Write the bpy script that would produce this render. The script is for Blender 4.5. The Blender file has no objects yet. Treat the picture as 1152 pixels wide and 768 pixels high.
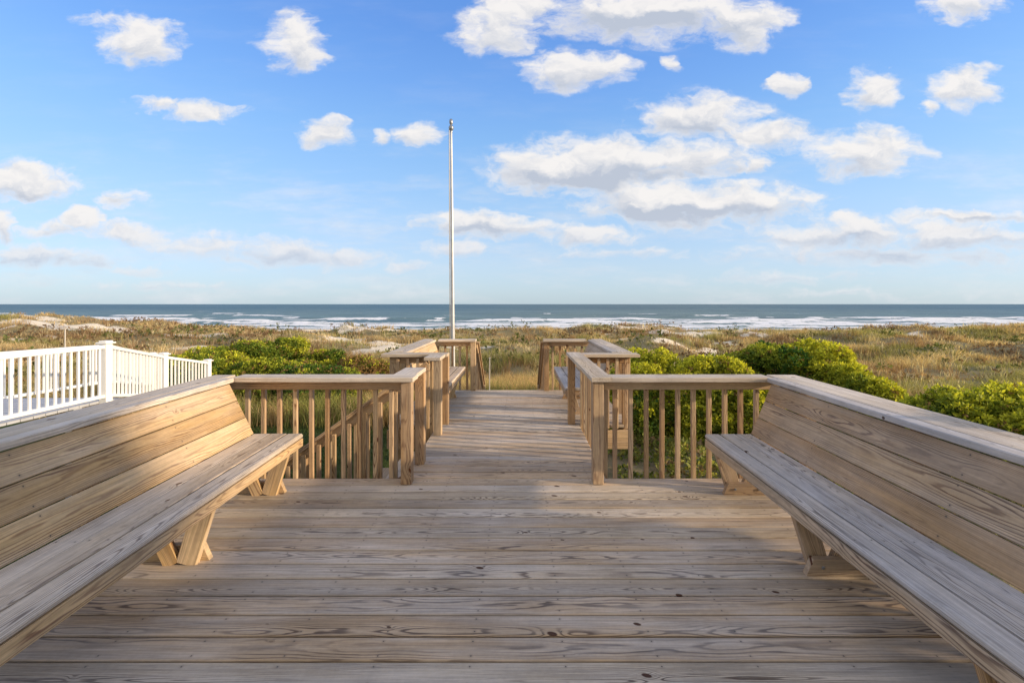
import bpy, math, random
import numpy as np
from mathutils import Vector, Matrix

random.seed(7)
RNG = np.random.default_rng(11)
R = math.radians
sc = bpy.context.scene
COL = sc.collection

# ------------------------------------------------------------------ camera
F = 497.0; CX = 584.0; HY = 342.0; EYE = 1.53      # measured on the 1152 px wide photograph
cam_d = bpy.data.cameras.new('camera'); cam = bpy.data.objects.new('camera', cam_d); COL.objects.link(cam)
cam.location = (0, 0, EYE); cam.rotation_euler = (R(90), 0, 0)
cam_d.sensor_width = 36; cam_d.lens = F / 1152 * 36
cam_d.shift_x = -(CX - 576) / 1152; cam_d.shift_y = -(384 - HY) / 1152
cam_d.clip_start = 0.05; cam_d.clip_end = 60000
sc.camera = cam

# ------------------------------------------------------------------ light
SUN_EL = 13.0; SUN_BEHIND = 13.0                   # sun low on the right, a little behind the camera
EXPOSURE = 1.0; SUN_STRENGTH = 3.0; SKY_STRENGTH = 0.15
sc.cycles.max_bounces = 5; sc.cycles.diffuse_bounces = 3; sc.cycles.glossy_bounces = 2; sc.cycles.transmission_bounces = 2
sc.view_settings.view_transform = 'Standard'; sc.view_settings.look = 'None'
sc.view_settings.gamma = 1; sc.view_settings.use_curve_mapping = False
sc.view_settings.exposure = EXPOSURE
sd = Vector((math.cos(R(SUN_EL)) * math.cos(R(SUN_BEHIND)), -math.cos(R(SUN_EL)) * math.sin(R(SUN_BEHIND)), math.sin(R(SUN_EL))))
sun_d = bpy.data.lights.new('sun', 'SUN'); sun = bpy.data.objects.new('sun', sun_d); COL.objects.link(sun)
sun_d.energy = SUN_STRENGTH; sun_d.angle = R(1.2); sun_d.color = (1.0, 0.80, 0.56)
sun.rotation_euler = sd.to_track_quat('Z', 'Y').to_euler(); sun.location = (20, -5, 15)


class NT:
    """tiny helper for writing node trees"""
    def __init__(self, tree):
        self.t = tree; self.n = tree.nodes; self.l = tree.links
    def new(self, typ, **kw):
        n = self.n.new(typ)
        for k, v in kw.items(): setattr(n, k, v)
        return n
    def put(self, sock, v):
        if v is None: return
        if isinstance(v, bpy.types.NodeSocket): self.l.new(v, sock)
        else: sock.default_value = v
    def m(self, op, a, b=None, c=None, clamp=False):
        n = self.new('ShaderNodeMath', operation=op, use_clamp=clamp)
        for i, v in enumerate((a, b, c)): self.put(n.inputs[i], v)
        return n.outputs[0]
    def v(self, op, a, b=None, s=None):
        n = self.new('ShaderNodeVectorMath', operation=op)
        self.put(n.inputs[0], a); self.put(n.inputs[1], b)
        if s is not None: self.put(n.inputs['Scale'], s)
        return n.outputs['Value'] if op in ('LENGTH', 'DOT_PRODUCT', 'DISTANCE') else n.outputs[0]
    def noise(self, vec, scale=1, detail=3, rough=0.5, dist=0.0, dim='3D'):
        n = self.new('ShaderNodeTexNoise', noise_dimensions=dim)
        if vec is not None: self.l.new(vec, n.inputs['Vector'])
        n.inputs['Scale'].default_value = scale; n.inputs['Detail'].default_value = detail
        n.inputs['Roughness'].default_value = rough; n.inputs['Distortion'].default_value = dist
        return n.outputs['Fac']
    def mix(self, f, a, b, blend='MIX'):
        n = self.new('ShaderNodeMix', data_type='RGBA', blend_type=blend)
        self.put(n.inputs['Factor'], f); self.put(n.inputs['A'], a); self.put(n.inputs['B'], b)
        return n.outputs['Result']
    def fmix(self, f, a, b):
        n = self.new('ShaderNodeMix', data_type='FLOAT')
        self.put(n.inputs[0], f); self.put(n.inputs[2], a); self.put(n.inputs[3], b)
        return n.outputs[0]
    def smooth(self, x, lo, hi, a=0.0, b=1.0):
        n = self.new('ShaderNodeMapRange', interpolation_type='SMOOTHSTEP')
        self.put(n.inputs['Value'], x)
        for k, v in (('From Min', lo), ('From Max', hi), ('To Min', a), ('To Max', b)): self.put(n.inputs[k], v)
        return n.outputs['Result']
    def sep(self, v):
        n = self.new('ShaderNodeSeparateXYZ'); self.l.new(v, n.inputs[0]); return n.outputs
    def comb(self, x=0, y=0, z=0):
        n = self.new('ShaderNodeCombineXYZ')
        for i, q in enumerate((x, y, z)): self.put(n.inputs[i], q)
        return n.outputs[0]
    def attr(self, name):
        return self.new('ShaderNodeAttribute', attribute_name=name)


def build_world():
    w = bpy.data.worlds.new('World'); sc.world = w; w.use_nodes = True
    w.node_tree.nodes.clear(); g = NT(w.node_tree)
    sky = g.new('ShaderNodeTexSky', sky_type='NISHITA'); sky.sun_disc = False
    sky.sun_elevation = R(SUN_EL); sky.sun_rotation = R(90 + SUN_BEHIND)
    sky.altitude = 0; sky.air_density = 1.0; sky.dust_density = 0.6; sky.ozone_density = 2.2
    tc = g.new('ShaderNodeTexCoord').outputs['Generated']
    d = g.v('NORMALIZE', tc); s = g.sep(d)
    # colour of the clear sky, slightly richer than the model gives
    el = g.m('MAXIMUM', s[2], 0.0)
    rp_ = g.new('ShaderNodeValToRGB'); g.l.new(el, rp_.inputs[0]); cr = rp_.color_ramp
    stops = [(0.0, (.64, .80, .90)), (.08, (.68, .83, .925)), (.19, (.54, .78, .987)), (.262, (.417, .70, 1.013)), (.344, (.313, .607, 1.013)),
             (.43, (.227, .493, 1.013)), (.53, (.157, .39, .95)), (1.0, (.09, .25, .70))]
    while len(cr.elements) < len(stops): cr.elements.new(0.5)
    for e, (p_, c_) in zip(cr.elements, stops): e.position = p_; e.color = (*c_, 1)
    tone = g.mix(1.0, rp_.outputs[0], (3.0, 3.0, 3.0, 1), 'MULTIPLY')
    nsk = g.mix(1.0, sky.outputs[0], g.mix(g.smooth(el, 0.0, 0.5), (0.50, 0.60, 0.95, 1), (0.70, 0.85, 1.15, 1)), 'MULTIPLY')
    base = g.mix(0.30, tone, nsk)
    # directions as (x/y, z/y); clouds are laid out over the sea, a noise field fills the rest
    yy = g.m('MAXIMUM', s[1], 0.06)
    u = g.m('DIVIDE', s[0], yy); v = g.m('DIVIDE', s[2], yy)
    uv = g.comb(u, v, 0)
    wn = g.new('ShaderNodeTexNoise', noise_dimensions='2D'); g.l.new(g.v('MULTIPLY', uv, (1.0, 1.7, 1)), wn.inputs['Vector'])
    wn.inputs['Scale'].default_value = 9; wn.inputs['Detail'].default_value = 4; wn.inputs['Roughness'].default_value = 0.55
    warp = g.v('MULTIPLY', g.v('SUBTRACT', wn.outputs['Color'], (0.5, 0.5, 0.5)), (0.12, 0.055, 0))
    wuv = g.v('ADD', uv, warp)
    blobs = [  # px, py, rx, ry, strength
        (157, 42, 60, 34, 1), (120, 20, 40, 14, .6), (330, 46, 42, 38, 1), (178, 118, 40, 11, .9), (228, 125, 56, 13, .95),
        (368, 148, 38, 20, .95), (425, 154, 18, 12, .7), (468, 152, 32, 19, 1), (28, 203, 66, 24, 1), (135, 226, 34, 13, .75),
        (88, 246, 26, 13, .85), (2, 256, 18, 18, .8), (62, 259, 42, 11, .7), (145, 265, 60, 14, .75), (230, 275, 70, 17, .72),
        (315, 284, 75, 17, .7), (395, 292, 60, 14, .6), (45, 288, 90, 16, .65), (165, 303, 40, 8, .6), (455, 301, 34, 8, .55),
        (560, 34, 60, 34, 1), (585, 6, 70, 26, 1), (725, 12, 150, 42, 1.1), (835, 26, 66, 36, 1), (650, 78, 78, 26, 1.05),
        (763, 72, 16, 14, .7), (675, 188, 145, 40, 1.15), (600, 192, 60, 32, 1.05), (765, 176, 95, 28, 1), (852, 183, 26, 15, .9),
        (785, 231, 138, 26, 1.1), (785, 132, 92, 34, 1), (865, 152, 66, 22, .9), (887, 95, 24, 15, .9), (983, 101, 38, 27, 1),
        (1086, 98, 52, 29, 1), (1042, 120, 15, 10, .8), (975, 170, 76, 36, 1.02), (1085, 6, 56, 24, .95), (550, 253, 95, 14, .85),
        (655, 264, 66, 12, .8), (512, 279, 40, 12, .75), (1095, 243, 100, 9, .75), (955, 264, 110, 18, .85), (1070, 268, 120, 18, .85),
        (1000, 286, 200, 14, .6), (700, 284, 130, 9, .45), (880, 312, 130, 8, .45), (200, 322, 150, 7, .4), (980, 331, 160, 6, .4),
        (1260, 130, 90, 40, 1), (-90, 120, 80, 40, 1), (1330, 240, 120, 26, 1), (-120, 230, 90, 24, .9),
        (300, -60, 110, 40, 1), (900, -90, 160, 50, 1)]
    acc = None; sw = None; sh = None
    for (px, py, rx, ry, k) in blobs:
        if py > 200: rx, ry, k = rx * 1.25, ry * 1.35, k * 1.1
        else: rx, ry = rx * 1.08, ry * 1.12
        c = ((px - CX) / F, (HY - py) / F, 0); sc_ = (F / rx, F / ry, 1)
        q = g.v('MULTIPLY', g.v('SUBTRACT', wuv, c), sc_)
        t = g.m('MULTIPLY', g.m('SUBTRACT', 1.0, g.v('LENGTH', q), clamp=True), k)
        acc = t if acc is None else g.m('MAXIMUM', acc, t)
        qy = g.sep(q)[1]
        a = g.m('MULTIPLY', t, g.m('MULTIPLY', g.m('ADD', qy, 0.0 if rx > 90 else 0.22), 1.5 if rx > 110 else 1.0 if rx > 80 else 0.6))
        sh = a if sh is None else g.m('ADD', sh, a)
        sw = t if sw is None else g.m('ADD', sw, t)
    front = g.smooth(s[1], 0.10, 0.25)
    acc = g.m('MULTIPLY', acc, front)
    sq = (1.0, 1.7, 1)
    n1 = g.noise(g.v('MULTIPLY', wuv, sq), 11, 7, 0.60)
    n2 = g.noise(g.v('MULTIPLY', g.v('ADD', wuv, (0.012, 0.016, 0)), sq), 11, 5, 0.60)     # the same field a little towards the light
    nw = g.noise(g.v('MULTIPLY', uv, (1.0, 3.2, 1)), 5, 5, 0.65)                              # wisps
    edge = g.smooth(acc, 0.0, 0.22, 0.0, 1.0)
    dens = g.m('ADD', acc, g.m('MULTIPLY', g.m('SUBTRACT', n1, 0.50), g.m('MULTIPLY', edge, 1.5)))
    dens = g.m('ADD', dens, g.m('MULTIPLY', g.m('SUBTRACT', nw, 0.5), g.m('MULTIPLY', edge, 0.9)))
    alpha = g.smooth(dens, 0.06, 0.66)
    alpha = g.m('POWER', alpha, 0.85)
    veil = g.noise(g.v('MULTIPLY', uv, (1.0, 4.5, 1)), 3.2, 5, 0.62)
    va = g.m('MULTIPLY', g.m('MULTIPLY', g.smooth(veil, 0.44, 0.76), front), g.smooth(v, 0.10, 0.45, 0.60, 0.06))
    # rest of the sky, unseen behind the camera: cloud cover added as fill
    back = g.noise(g.v('MULTIPLY', d, (1, 1, 2.4)), 3.2, 7, 0.6)
    alpha_b = g.m('MULTIPLY', g.smooth(back, 0.34, 0.52), g.m('SUBTRACT', 1.0, front))
    alpha = g.m('MULTIPLY', alpha, g.smooth(v, 0.0, 0.18, 0.62, 0.97))
    alpha = g.m('MAXIMUM', g.m('MAXIMUM', alpha, va), alpha_b)
    vert = g.m('DIVIDE', sh, g.m('MAXIMUM', sw, 0.02))
    relief = g.m('MULTIPLY', g.m('SUBTRACT', n1, n2), 1.5)
    thick = g.smooth(dens, 0.25, 0.85)
    low = g.smooth(g.m('ADD', vert, g.m('MULTIPLY', g.m('SUBTRACT', n1, 0.5), 0.7)), 0.22, -0.38)
    lit = g.m('ADD', g.m('SUBTRACT', 0.93, g.m('MULTIPLY', low, g.m('ADD', g.m('MULTIPLY', thick, 0.95), 0.22))), relief, clamp=True)
    cw = g.mix(lit, (1.75, 1.92, 2.25, 1), (3.15, 3.05, 2.97, 1))
    cw = g.mix(g.smooth(v, 0.08, 0.24, 0.35, 0.0), cw, (2.05, 2.3, 2.75, 1))
    cw = g.mix(front, (3.3, 3.15, 2.95, 1), cw)          # added cloud behind the camera, set brighter and warmer for fill light
    out = g.mix(alpha, base, cw)
    bg = g.new('ShaderNodeBackground'); g.l.new(out, bg.inputs[0]); bg.inputs[1].default_value = SKY_STRENGTH
    o = g.new('ShaderNodeOutputWorld'); g.l.new(bg.outputs[0], o.inputs[0])
    w.cycles.sampling_method = 'MANUAL'; w.cycles.sample_map_resolution = 512
build_world()

# ------------------------------------------------------------------ object helpers
def tag(o, label=None, cat=None, group=None, kind=None):
    if label: o['label'] = label
    if cat: o['category'] = cat
    if group: o['group'] = group
    if kind: o['kind'] = kind
    return o

def thing(name, loc, label, cat, group=None):
    o = bpy.data.objects.new(name, None); COL.objects.link(o); o.location = loc
    o.empty_display_size = 0.2
    return tag(o, label, cat, group)

def link(name, me, mat, parent=None, mats=None):
    if mat: me.materials.append(mat)
    o = bpy.data.objects.new(name, me); COL.objects.link(o)
    if parent: o.parent = parent
    return o

def world_loc(o):
    v = Vector((0, 0, 0))
    while o: v += o.location; o = o.parent
    return v

C_ = 0.003
def _cham():
    vs, fs, key = [], [], {}
    for sx in (-1, 1):
        for sy in (-1, 1):
            for sz in (-1, 1):
                for a in range(3):
                    key[(sx, sy, sz, a)] = len(vs); vs.append((sx, sy, sz, a))
    S = (-1, 1)
    def q(*k): fs.append([key[i] for i in k])
    for s in S:
        q((s, -1, -1, 0), (s, 1, -1, 0), (s, 1, 1, 0), (s, -1, 1, 0))
        q((-1, s, -1, 1), (1, s, -1, 1), (1, s, 1, 1), (-1, s, 1, 1))
        q((-1, -1, s, 2), (1, -1, s, 2), (1, 1, s, 2), (-1, 1, s, 2))
        for t in S:
            q((s, t, -1, 0), (s, t, 1, 0), (s, t, 1, 1), (s, t, -1, 1))
            q((s, -1, t, 0), (s, 1, t, 0), (s, 1, t, 2), (s, -1, t, 2))
            q((-1, s, t, 1), (1, s, t, 1), (1, s, t, 2), (-1, s, t, 2))
            for w in S: q((s, t, w, 0), (s, t, w, 1), (s, t, w, 2))
    return vs, fs
CV, CF = _cham()

class Boards:
    """collects chamfered boards, each with its own 3D grain coordinates, into one mesh"""
    def __init__(self): self.v = []; self.f = []; self.g = []; self.r = []; self.l = []
    def add(self, c, size, dL=(1, 0, 0), dW=(0, 1, 0), cham=C_):
        c = Vector(c); L, W, T = size; cham = min(cham, T * .4)
        dL = Vector(dL).normalized(); dW = Vector(dW); dW = (dW - dL * dW.dot(dL)).normalized(); dT = dL.cross(dW)
        base = len(self.v); rn = random.random()
        ou, ov, ow = random.uniform(0, 90), random.uniform(-0.045, 0.045), random.choice((-1, 1)) * random.uniform(0.015, 0.10)
        for (sx, sy, sz, a) in CV:
            h = [L / 2, W / 2, T / 2]
            for i in range(3):
                if i != a: h[i] -= cham
            x, y, z = sx * h[0], sy * h[1], sz * h[2]
            self.v.append(c + dL * x + dW * y + dT * z)
            self.g.append((x + ou, y + ov, z + ow)); self.r.append(rn); self.l.append((x, y, W / 2 if W > .1 else 9))
        cen = c
        for fc in CF:
            idx = [base + i for i in fc]
            p = [self.v[i] for i in idx]
            n = (p[1] - p[0]).cross(p[2] - p[0])
            m = sum(p, Vector()) / len(p)
            self.f.append(idx if n.dot(m - cen) > 0 else idx[::-1])
        return self
    def span(self, a, b, W, T, dW):
        a = Vector(a); b = Vector(b)
        return self.add((a + b) / 2, ((b - a).length, W, T), b - a, dW)
    def prism(self, poly, axis_o, d0, d1, dN, thick, dL):
        """polygon in the plane (d0, d1) extruded along dN; grain runs along dL"""
        o = Vector(axis_o); d0 = Vector(d0); d1 = Vector(d1); dN = Vector(dN); dL = Vector(dL).normalized()
        dWv = dN.cross(dL).normalized(); base = len(self.v); n = len(poly); rn = random.random()
        ou, ov, ow = random.uniform(0, 90), random.uniform(-0.04, 0.04), random.uniform(0.02, 0.1)
        for s in (-1, 1):
            for (x, y) in poly:
                p = o + d0 * x + d1 * y + dN * (s * thick / 2); self.v.append(p)
                q = p - o; self.g.append((q.dot(dL) + ou, q.dot(dWv) + ov, q.dot(dN) + ow)); self.r.append(rn); self.l.append((0, 9, 0))
        cen = sum(self.v[base:], Vector()) / (2 * n)
        fl = [list(range(base, base + n)), list(range(base + n, base + 2 * n))]
        fl += [[base + i, base + (i + 1) % n, base + n + (i + 1) % n, base + n + i] for i in range(n)]
        for idx in fl:
            p = [self.v[i] for i in idx]; nn = (p[1] - p[0]).cross(p[2] - p[0]); m = sum(p, Vector()) / len(p)
            self.f.append(idx if nn.dot(m - cen) > 0 else idx[::-1])
        return self
    def build(self, name, mat, parent=None):
        off = world_loc(parent) if parent else Vector()
        me = bpy.data.meshes.new(name)
        me.from_pydata([tuple(p - off) for p in self.v], [], self.f)
        a = me.attributes.new('grain', 'FLOAT_VECTOR', 'POINT'); a.data.foreach_set('vector', np.array(self.g, 'f').ravel())
        a = me.attributes.new('loc', 'FLOAT_VECTOR', 'POINT'); a.data.foreach_set('vector', np.array(self.l, 'f').ravel())
        a = me.attributes.new('rnd', 'FLOAT', 'POINT'); a.data.foreach_set('value', np.array(self.r, 'f'))
        return link(name, me, mat, parent)

def one(name, mat, parent, c, size, dL=(1, 0, 0), dW=(0, 1, 0), cham=C_):
    return Boards().add(c, size, dL, dW, cham).build(name, mat, parent)

def tri_mesh(name, V, Fc, col=None, smooth=False):
    """fast triangle mesh from numpy arrays, optional per-vertex colour"""
    me = bpy.data.meshes.new(name)
    V = np.asarray(V, 'f'); Fc = np.asarray(Fc, 'i')
    me.vertices.add(len(V)); me.vertices.foreach_set('co', V.ravel())
    k = Fc.shape[1]
    me.loops.add(Fc.size); me.loops.foreach_set('vertex_index', Fc.ravel())
    me.polygons.add(len(Fc)); me.polygons.foreach_set('loop_start', np.arange(0, Fc.size, k, dtype='i'))
    try: me.polygons.foreach_set('loop_total', np.full(len(Fc), k, 'i'))
    except Exception: pass
    if smooth: me.polygons.foreach_set('use_smooth', np.ones(len(Fc), bool))
    me.update(calc_edges=True)
    if col is not None:
        a = me.attributes.new('Col', 'FLOAT_COLOR', 'POINT')
        c4 = np.ones((len(V), 4), 'f'); c4[:, :3] = col; a.data.foreach_set('color', c4.ravel())
    return me

def lathe(name, mat, parent, prof, c, n=20, tilt=None):
    """profile [(radius, z)] turned about a vertical axis at c"""
    V = []; Fc = []
    off = world_loc(parent) if parent else Vector()
    for (r, z) in prof:
        for k in range(n):
            a = 2 * math.pi * k / n; dx = tilt(z) if tilt else 0
            V.append((c[0] + r * math.cos(a) + dx - off.x, c[1] + r * math.sin(a) - off.y, c[2] + z - off.z))
    for i in range(len(prof) - 1):
        for k in range(n):
            a = i * n + k; b = i * n + (k + 1) % n; Fc.append((a, b, b + n, a + n))
    me = bpy.data.meshes.new(name); me.from_pydata(V, [], Fc)
    for p in me.polygons: p.use_smooth = True
    return link(name, me, mat, parent)

# ------------------------------------------------------------------ materials
def mat_new(name):
    m = bpy.data.materials.new(name); m.use_nodes = True; m.node_tree.nodes.clear(); return m, NT(m.node_tree)

def finish(g, bsdf):
    o = g.new('ShaderNodeOutputMaterial'); g.l.new(bsdf, o.inputs[0])

def wood(name, early_a, early_b, late, grey=0.35, grey_col=(0.40, 0.385, 0.38), contrast=0.75, rough=0.72, var=0.45, screws=0, deck=False):
    m, g = mat_new(name)
    gr = g.attr('grain').outputs['Vector']; rnd = g.attr('rnd').outputs['Fac']
    s = g.sep(gr); U, V_, W = s[0], s[1], s[2]
    # the pith wanders along the board, which is what makes cathedral figures
    w1 = g.noise(g.comb(g.m('MULTIPLY', U, 0.42), g.m('MULTIPLY', rnd, 31.0), 0), 1, 2)
    w2 = g.noise(g.comb(g.m('MULTIPLY', U, 0.8), g.m('MULTIPLY', rnd, 57.0), 5), 1, 2.5)
    vv = g.m('ADD', V_, g.m('MULTIPLY', g.m('SUBTRACT', w1, 0.5), 0.09))
    ww = g.m('ADD', W, g.m('MULTIPLY', g.m('SUBTRACT', w2, 0.5), g.fmix(g.m('FRACT', g.m('MULTIPLY', rnd, 17.3)), 0.05, 0.19)))
    r = g.m('POWER', g.m('ADD', g.m('ADD', g.m('MULTIPLY', vv, vv), g.m('MULTIPLY', ww, ww)), 0.00001), 0.5)
    # knots
    vo = g.new('ShaderNodeTexVoronoi', voronoi_dimensions='2D', feature='F1'); vo.inputs['Randomness'].default_value = 1
    kv = g.m('ADD', g.m('ADD', V_, g.m('MULTIPLY', W, 0.8)), g.m('MULTIPLY', rnd, 40.0))
    g.l.new(g.comb(g.m('MULTIPLY', g.m('ADD', U, g.m('MULTIPLY', V_, 0.6)), 0.62), kv, 0), vo.inputs['Vector']); vo.inputs['Scale'].default_value = 3.0
    kd = g.m('DIVIDE', vo.outputs['Distance'], 3.0)
    ksize = g.m('MULTIPLY', g.sep(vo.outputs['Color'])[0], 1.0)
    kr = g.fmix(g.m('POWER', ksize, 1.8), 0.002, 0.015)
    bump_k = g.m('POWER', 2.718, g.m('MULTIPLY', g.m('POWER', g.m('DIVIDE', kd, g.m('MULTIPLY', kr, 2.6)), 2.0), -1.0))
    r = g.m('ADD', r, g.m('MULTIPLY', bump_k, g.m('MULTIPLY', kr, 1.1)))
    wob = g.noise(g.comb(g.m('MULTIPLY', U, 2.5), g.m('MULTIPLY', V_, 22), g.m('MULTIPLY', W, 22)), 1, 3)
    r = g.m('ADD', r, g.m('MULTIPLY', g.m('SUBTRACT', wob, 0.5), 0.018))
    ph = g.m('MULTIPLY', r, g.fmix(g.m('FRACT', g.m('MULTIPLY', rnd, 7.7)), 2 * math.pi / 0.0088, 2 * math.pi / 0.0048))
    ring = g.m('MULTIPLY', g.m('ADD', g.m('SINE', g.m('ADD', ph, g.m('MULTIPLY', g.m('SINE', ph), 0.55))), 1.0), 0.5)
    line = g.smooth(ring, 0.45, 1.0)
    # ring strength differs along the board
    stv = g.noise(g.comb(g.m('MULTIPLY', U, 0.9), g.m('MULTIPLY', V_, 9), g.m('ADD', W, g.m('MULTIPLY', rnd, 9))), 1, 3)
    line = g.m('MULTIPLY', line, g.smooth(stv, 0.34, 0.66, 0.10, contrast))
    fib = g.noise(g.comb(g.m('MULTIPLY', U, 5), g.m('MULTIPLY', V_, 330), g.m('MULTIPLY', W, 330)), 1, 3, 0.6)
    streak = g.noise(g.comb(g.m('MULTIPLY', U, 1.6), g.m('MULTIPLY', V_, 60), g.m('MULTIPLY', W, 60)), 1, 4, 0.6)
    early = g.mix(g.smooth(rnd, 0.1, 0.9), (*early_a, 1), (*early_b, 1))
    col = g.mix(line, early, (*late, 1))
    # silvering
    gn = g.noise(g.comb(g.m('MULTIPLY', U, 0.9), g.m('ADD', g.m('MULTIPLY', V_, 6), g.m('MULTIPLY', rnd, 23)), g.m('MULTIPLY', W, 6)), 1, 4, 0.6)
    gfac = g.m('MULTIPLY', g.smooth(gn, 0.30, 0.70), grey)
    gfac = g.m('ADD', gfac, g.m('MULTIPLY', g.m('SUBTRACT', g.noise(g.comb(g.m('MULTIPLY', rnd, 91.7), 0, 0), 3, 0), 0.45), grey * 1.5), clamp=True)
    gcol = g.mix(g.m('MULTIPLY', line, 0.75), (*grey_col, 1), tuple(c * 0.42 for c in grey_col) + (1,))
    col = g.mix(gfac, col, gcol)
    # board-to-board and fibre variation
    bt = g.fmix(g.noise(g.comb(g.m('MULTIPLY', rnd, 57.3), 3, 0), 4, 0), 1 - var, 1 + var * 0.95)
    bt = g.m('MULTIPLY', bt, g.fmix(fib, 0.62, 1.38)); bt = g.m('MULTIPLY', bt, g.fmix(streak, 0.52, 1.48))
    col = g.mix(1.0, col, g.comb(bt, bt, bt), 'MULTIPLY')
    # knot core, rings inside it, and dark rim
    core = g.smooth(g.m('DIVIDE', kd, kr), 0.75, 1.15, 1.0, 0.0)
    kring = g.m('ADD', g.m('MULTIPLY', g.m('SINE', g.m('MULTIPLY', kd, 2200)), 0.15), 0.8)
    kc = g.mix(g.smooth(ksize, 0.3, 0.75), (0.06, 0.036, 0.022, 1), (late[0] * 0.85, late[1] * 0.62, late[2] * 0.5, 1))
    kc = g.mix(1.0, kc, g.comb(kring, kring, kring), 'MULTIPLY')
    col = g.mix(g.m('MULTIPLY', core, g.smooth(ksize, 0.46, 0.62)), col, kc)
    # drying checks: short thin dark cracks along the grain
    ck = g.noise(g.comb(g.m('MULTIPLY', U, 3.2), g.m('MULTIPLY', V_, 150), g.m('ADD', g.m('MULTIPLY', W, 150), g.m('MULTIPLY', rnd, 77))), 1, 2, 0.5)
    chk = g.smooth(ck, 0.735, 0.78)
    col = g.mix(g.m('MULTIPLY', chk, 0.8), col, (0.03, 0.022, 0.016, 1))
    # blotchy weather stains and fine grit
    pw = g.new('ShaderNodeNewGeometry').outputs['Position']
    st = g.noise(pw, 1.7, 6, 0.65); st2 = g.noise(pw, 45, 3, 0.7)
    sk = g.m('MULTIPLY', g.smooth(st, 0.3, 0.72, 1.12, 0.84), g.fmix(st2, 0.86, 1.14))
    col = g.mix(1.0, col, g.comb(sk, sk, sk), 'MULTIPLY')
    if screws:      # a pair of screw heads in every board over every support; screws = spacing in metres
        lc = g.sep(g.attr('loc').outputs['Vector'])
        if deck: jx = g.m('SUBTRACT', g.m('FRACT', g.m('DIVIDE', g.sep(pw)[0], 0.406)), 0.5); jx = g.m('MULTIPLY', jx, 0.406)
        else: jx = g.m('MULTIPLY', g.m('SUBTRACT', g.m('FRACT', g.m('DIVIDE', lc[0], screws)), 0.5), screws)
        jit = g.m('MULTIPLY', g.m('SUBTRACT', g.m('FRACT', g.m('MULTIPLY', rnd, 91.1)), 0.5), 0.016)
        dy = g.m('SUBTRACT', g.m('SUBTRACT', lc[2], g.m('ABSOLUTE', lc[1])), 0.024); dx = g.m('ADD', jx, jit)
        dd = g.m('POWER', g.m('ADD', g.m('MULTIPLY', dx, dx), g.m('MULTIPLY', dy, dy)), 0.5)
        halo = g.mix(g.m('MULTIPLY', g.smooth(dd, 0.005, 0.014, 0.2, 0.0), 1.0), col, (0.10, 0.08, 0.07, 1))
        col = g.mix(g.smooth(dd, 0.0030, 0.0042, 0.85, 0.0), halo, (0.055, 0.05, 0.045, 1))
    b = g.new('ShaderNodeBsdfPrincipled'); g.l.new(col, b.inputs['Base Color'])
    b.inputs['Roughness'].default_value = rough; b.inputs['Specular IOR Level'].default_value = 0.28
    hgt = g.m('ADD', g.m('MULTIPLY', line, 0.5), g.m('ADD', g.m('MULTIPLY', fib, 0.55), g.m('MULTIPLY', chk, -1.6)))
    bp = g.new('ShaderNodeBump'); g.l.new(hgt, bp.inputs['Height']); bp.inputs['Strength'].default_value = 0.55; bp.inputs['Distance'].default_value = 0.0012
    g.l.new(bp.outputs[0], b.inputs['Normal']); finish(g, b.outputs[0])
    return m

PITCH = 0.1425; SEAM = 1.895          # deck board pitch and one measured seam
W_DECK = wood('weathered_deck_wood', (0.45, 0.315, 0.19), (0.51, 0.415, 0.305), (0.10, 0.060, 0.037), 0.68, (0.475, 0.42, 0.37), 1.0, 0.72, 0.50, 0.4, True)
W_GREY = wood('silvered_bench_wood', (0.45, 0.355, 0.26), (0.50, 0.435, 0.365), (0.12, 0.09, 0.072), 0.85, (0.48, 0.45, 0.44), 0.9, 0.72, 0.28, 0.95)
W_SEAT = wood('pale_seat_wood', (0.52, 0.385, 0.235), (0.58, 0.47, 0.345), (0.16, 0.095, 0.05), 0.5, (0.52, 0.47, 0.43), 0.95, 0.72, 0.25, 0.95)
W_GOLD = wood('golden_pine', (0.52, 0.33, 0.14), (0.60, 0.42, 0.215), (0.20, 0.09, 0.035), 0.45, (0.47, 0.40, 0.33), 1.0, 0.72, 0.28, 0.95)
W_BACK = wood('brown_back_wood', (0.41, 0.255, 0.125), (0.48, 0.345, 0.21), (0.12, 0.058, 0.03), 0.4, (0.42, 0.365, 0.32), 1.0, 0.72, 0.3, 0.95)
W_RAIL = wood('railing_pine', (0.42, 0.255, 0.12), (0.55, 0.385, 0.21), (0.16, 0.07, 0.028), 0.3, (0.44, 0.375, 0.31), 0.95, 0.72, 0.38)
W_CAP = wood('rail_cap_wood', (0.52, 0.41, 0.275), (0.60, 0.50, 0.385), (0.20, 0.125, 0.075), 0.55, (0.54, 0.49, 0.45), 0.8, 0.72, 0.22, 0.6)

def plain(name, col, rough=0.5, metal=0.0, nscale=8, namp=0.15, spec=0.4):
    m, g = mat_new(name)
    p = g.new('ShaderNodeTexCoord').outputs['Object']
    n = g.noise(p, nscale, 5, 0.6)
    k = g.fmix(n, 1 - namp, 1 + namp)
    c = g.mix(1.0, (*col, 1), g.comb(k, k, k), 'MULTIPLY')
    b = g.new('ShaderNodeBsdfPrincipled'); g.l.new(c, b.inputs['Base Color']); b.inputs['Roughness'].default_value = rough
    b.inputs['Metallic'].default_value = metal; b.inputs['Specular IOR Level'].default_value = spec
    finish(g, b.outputs[0]); return m

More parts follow.
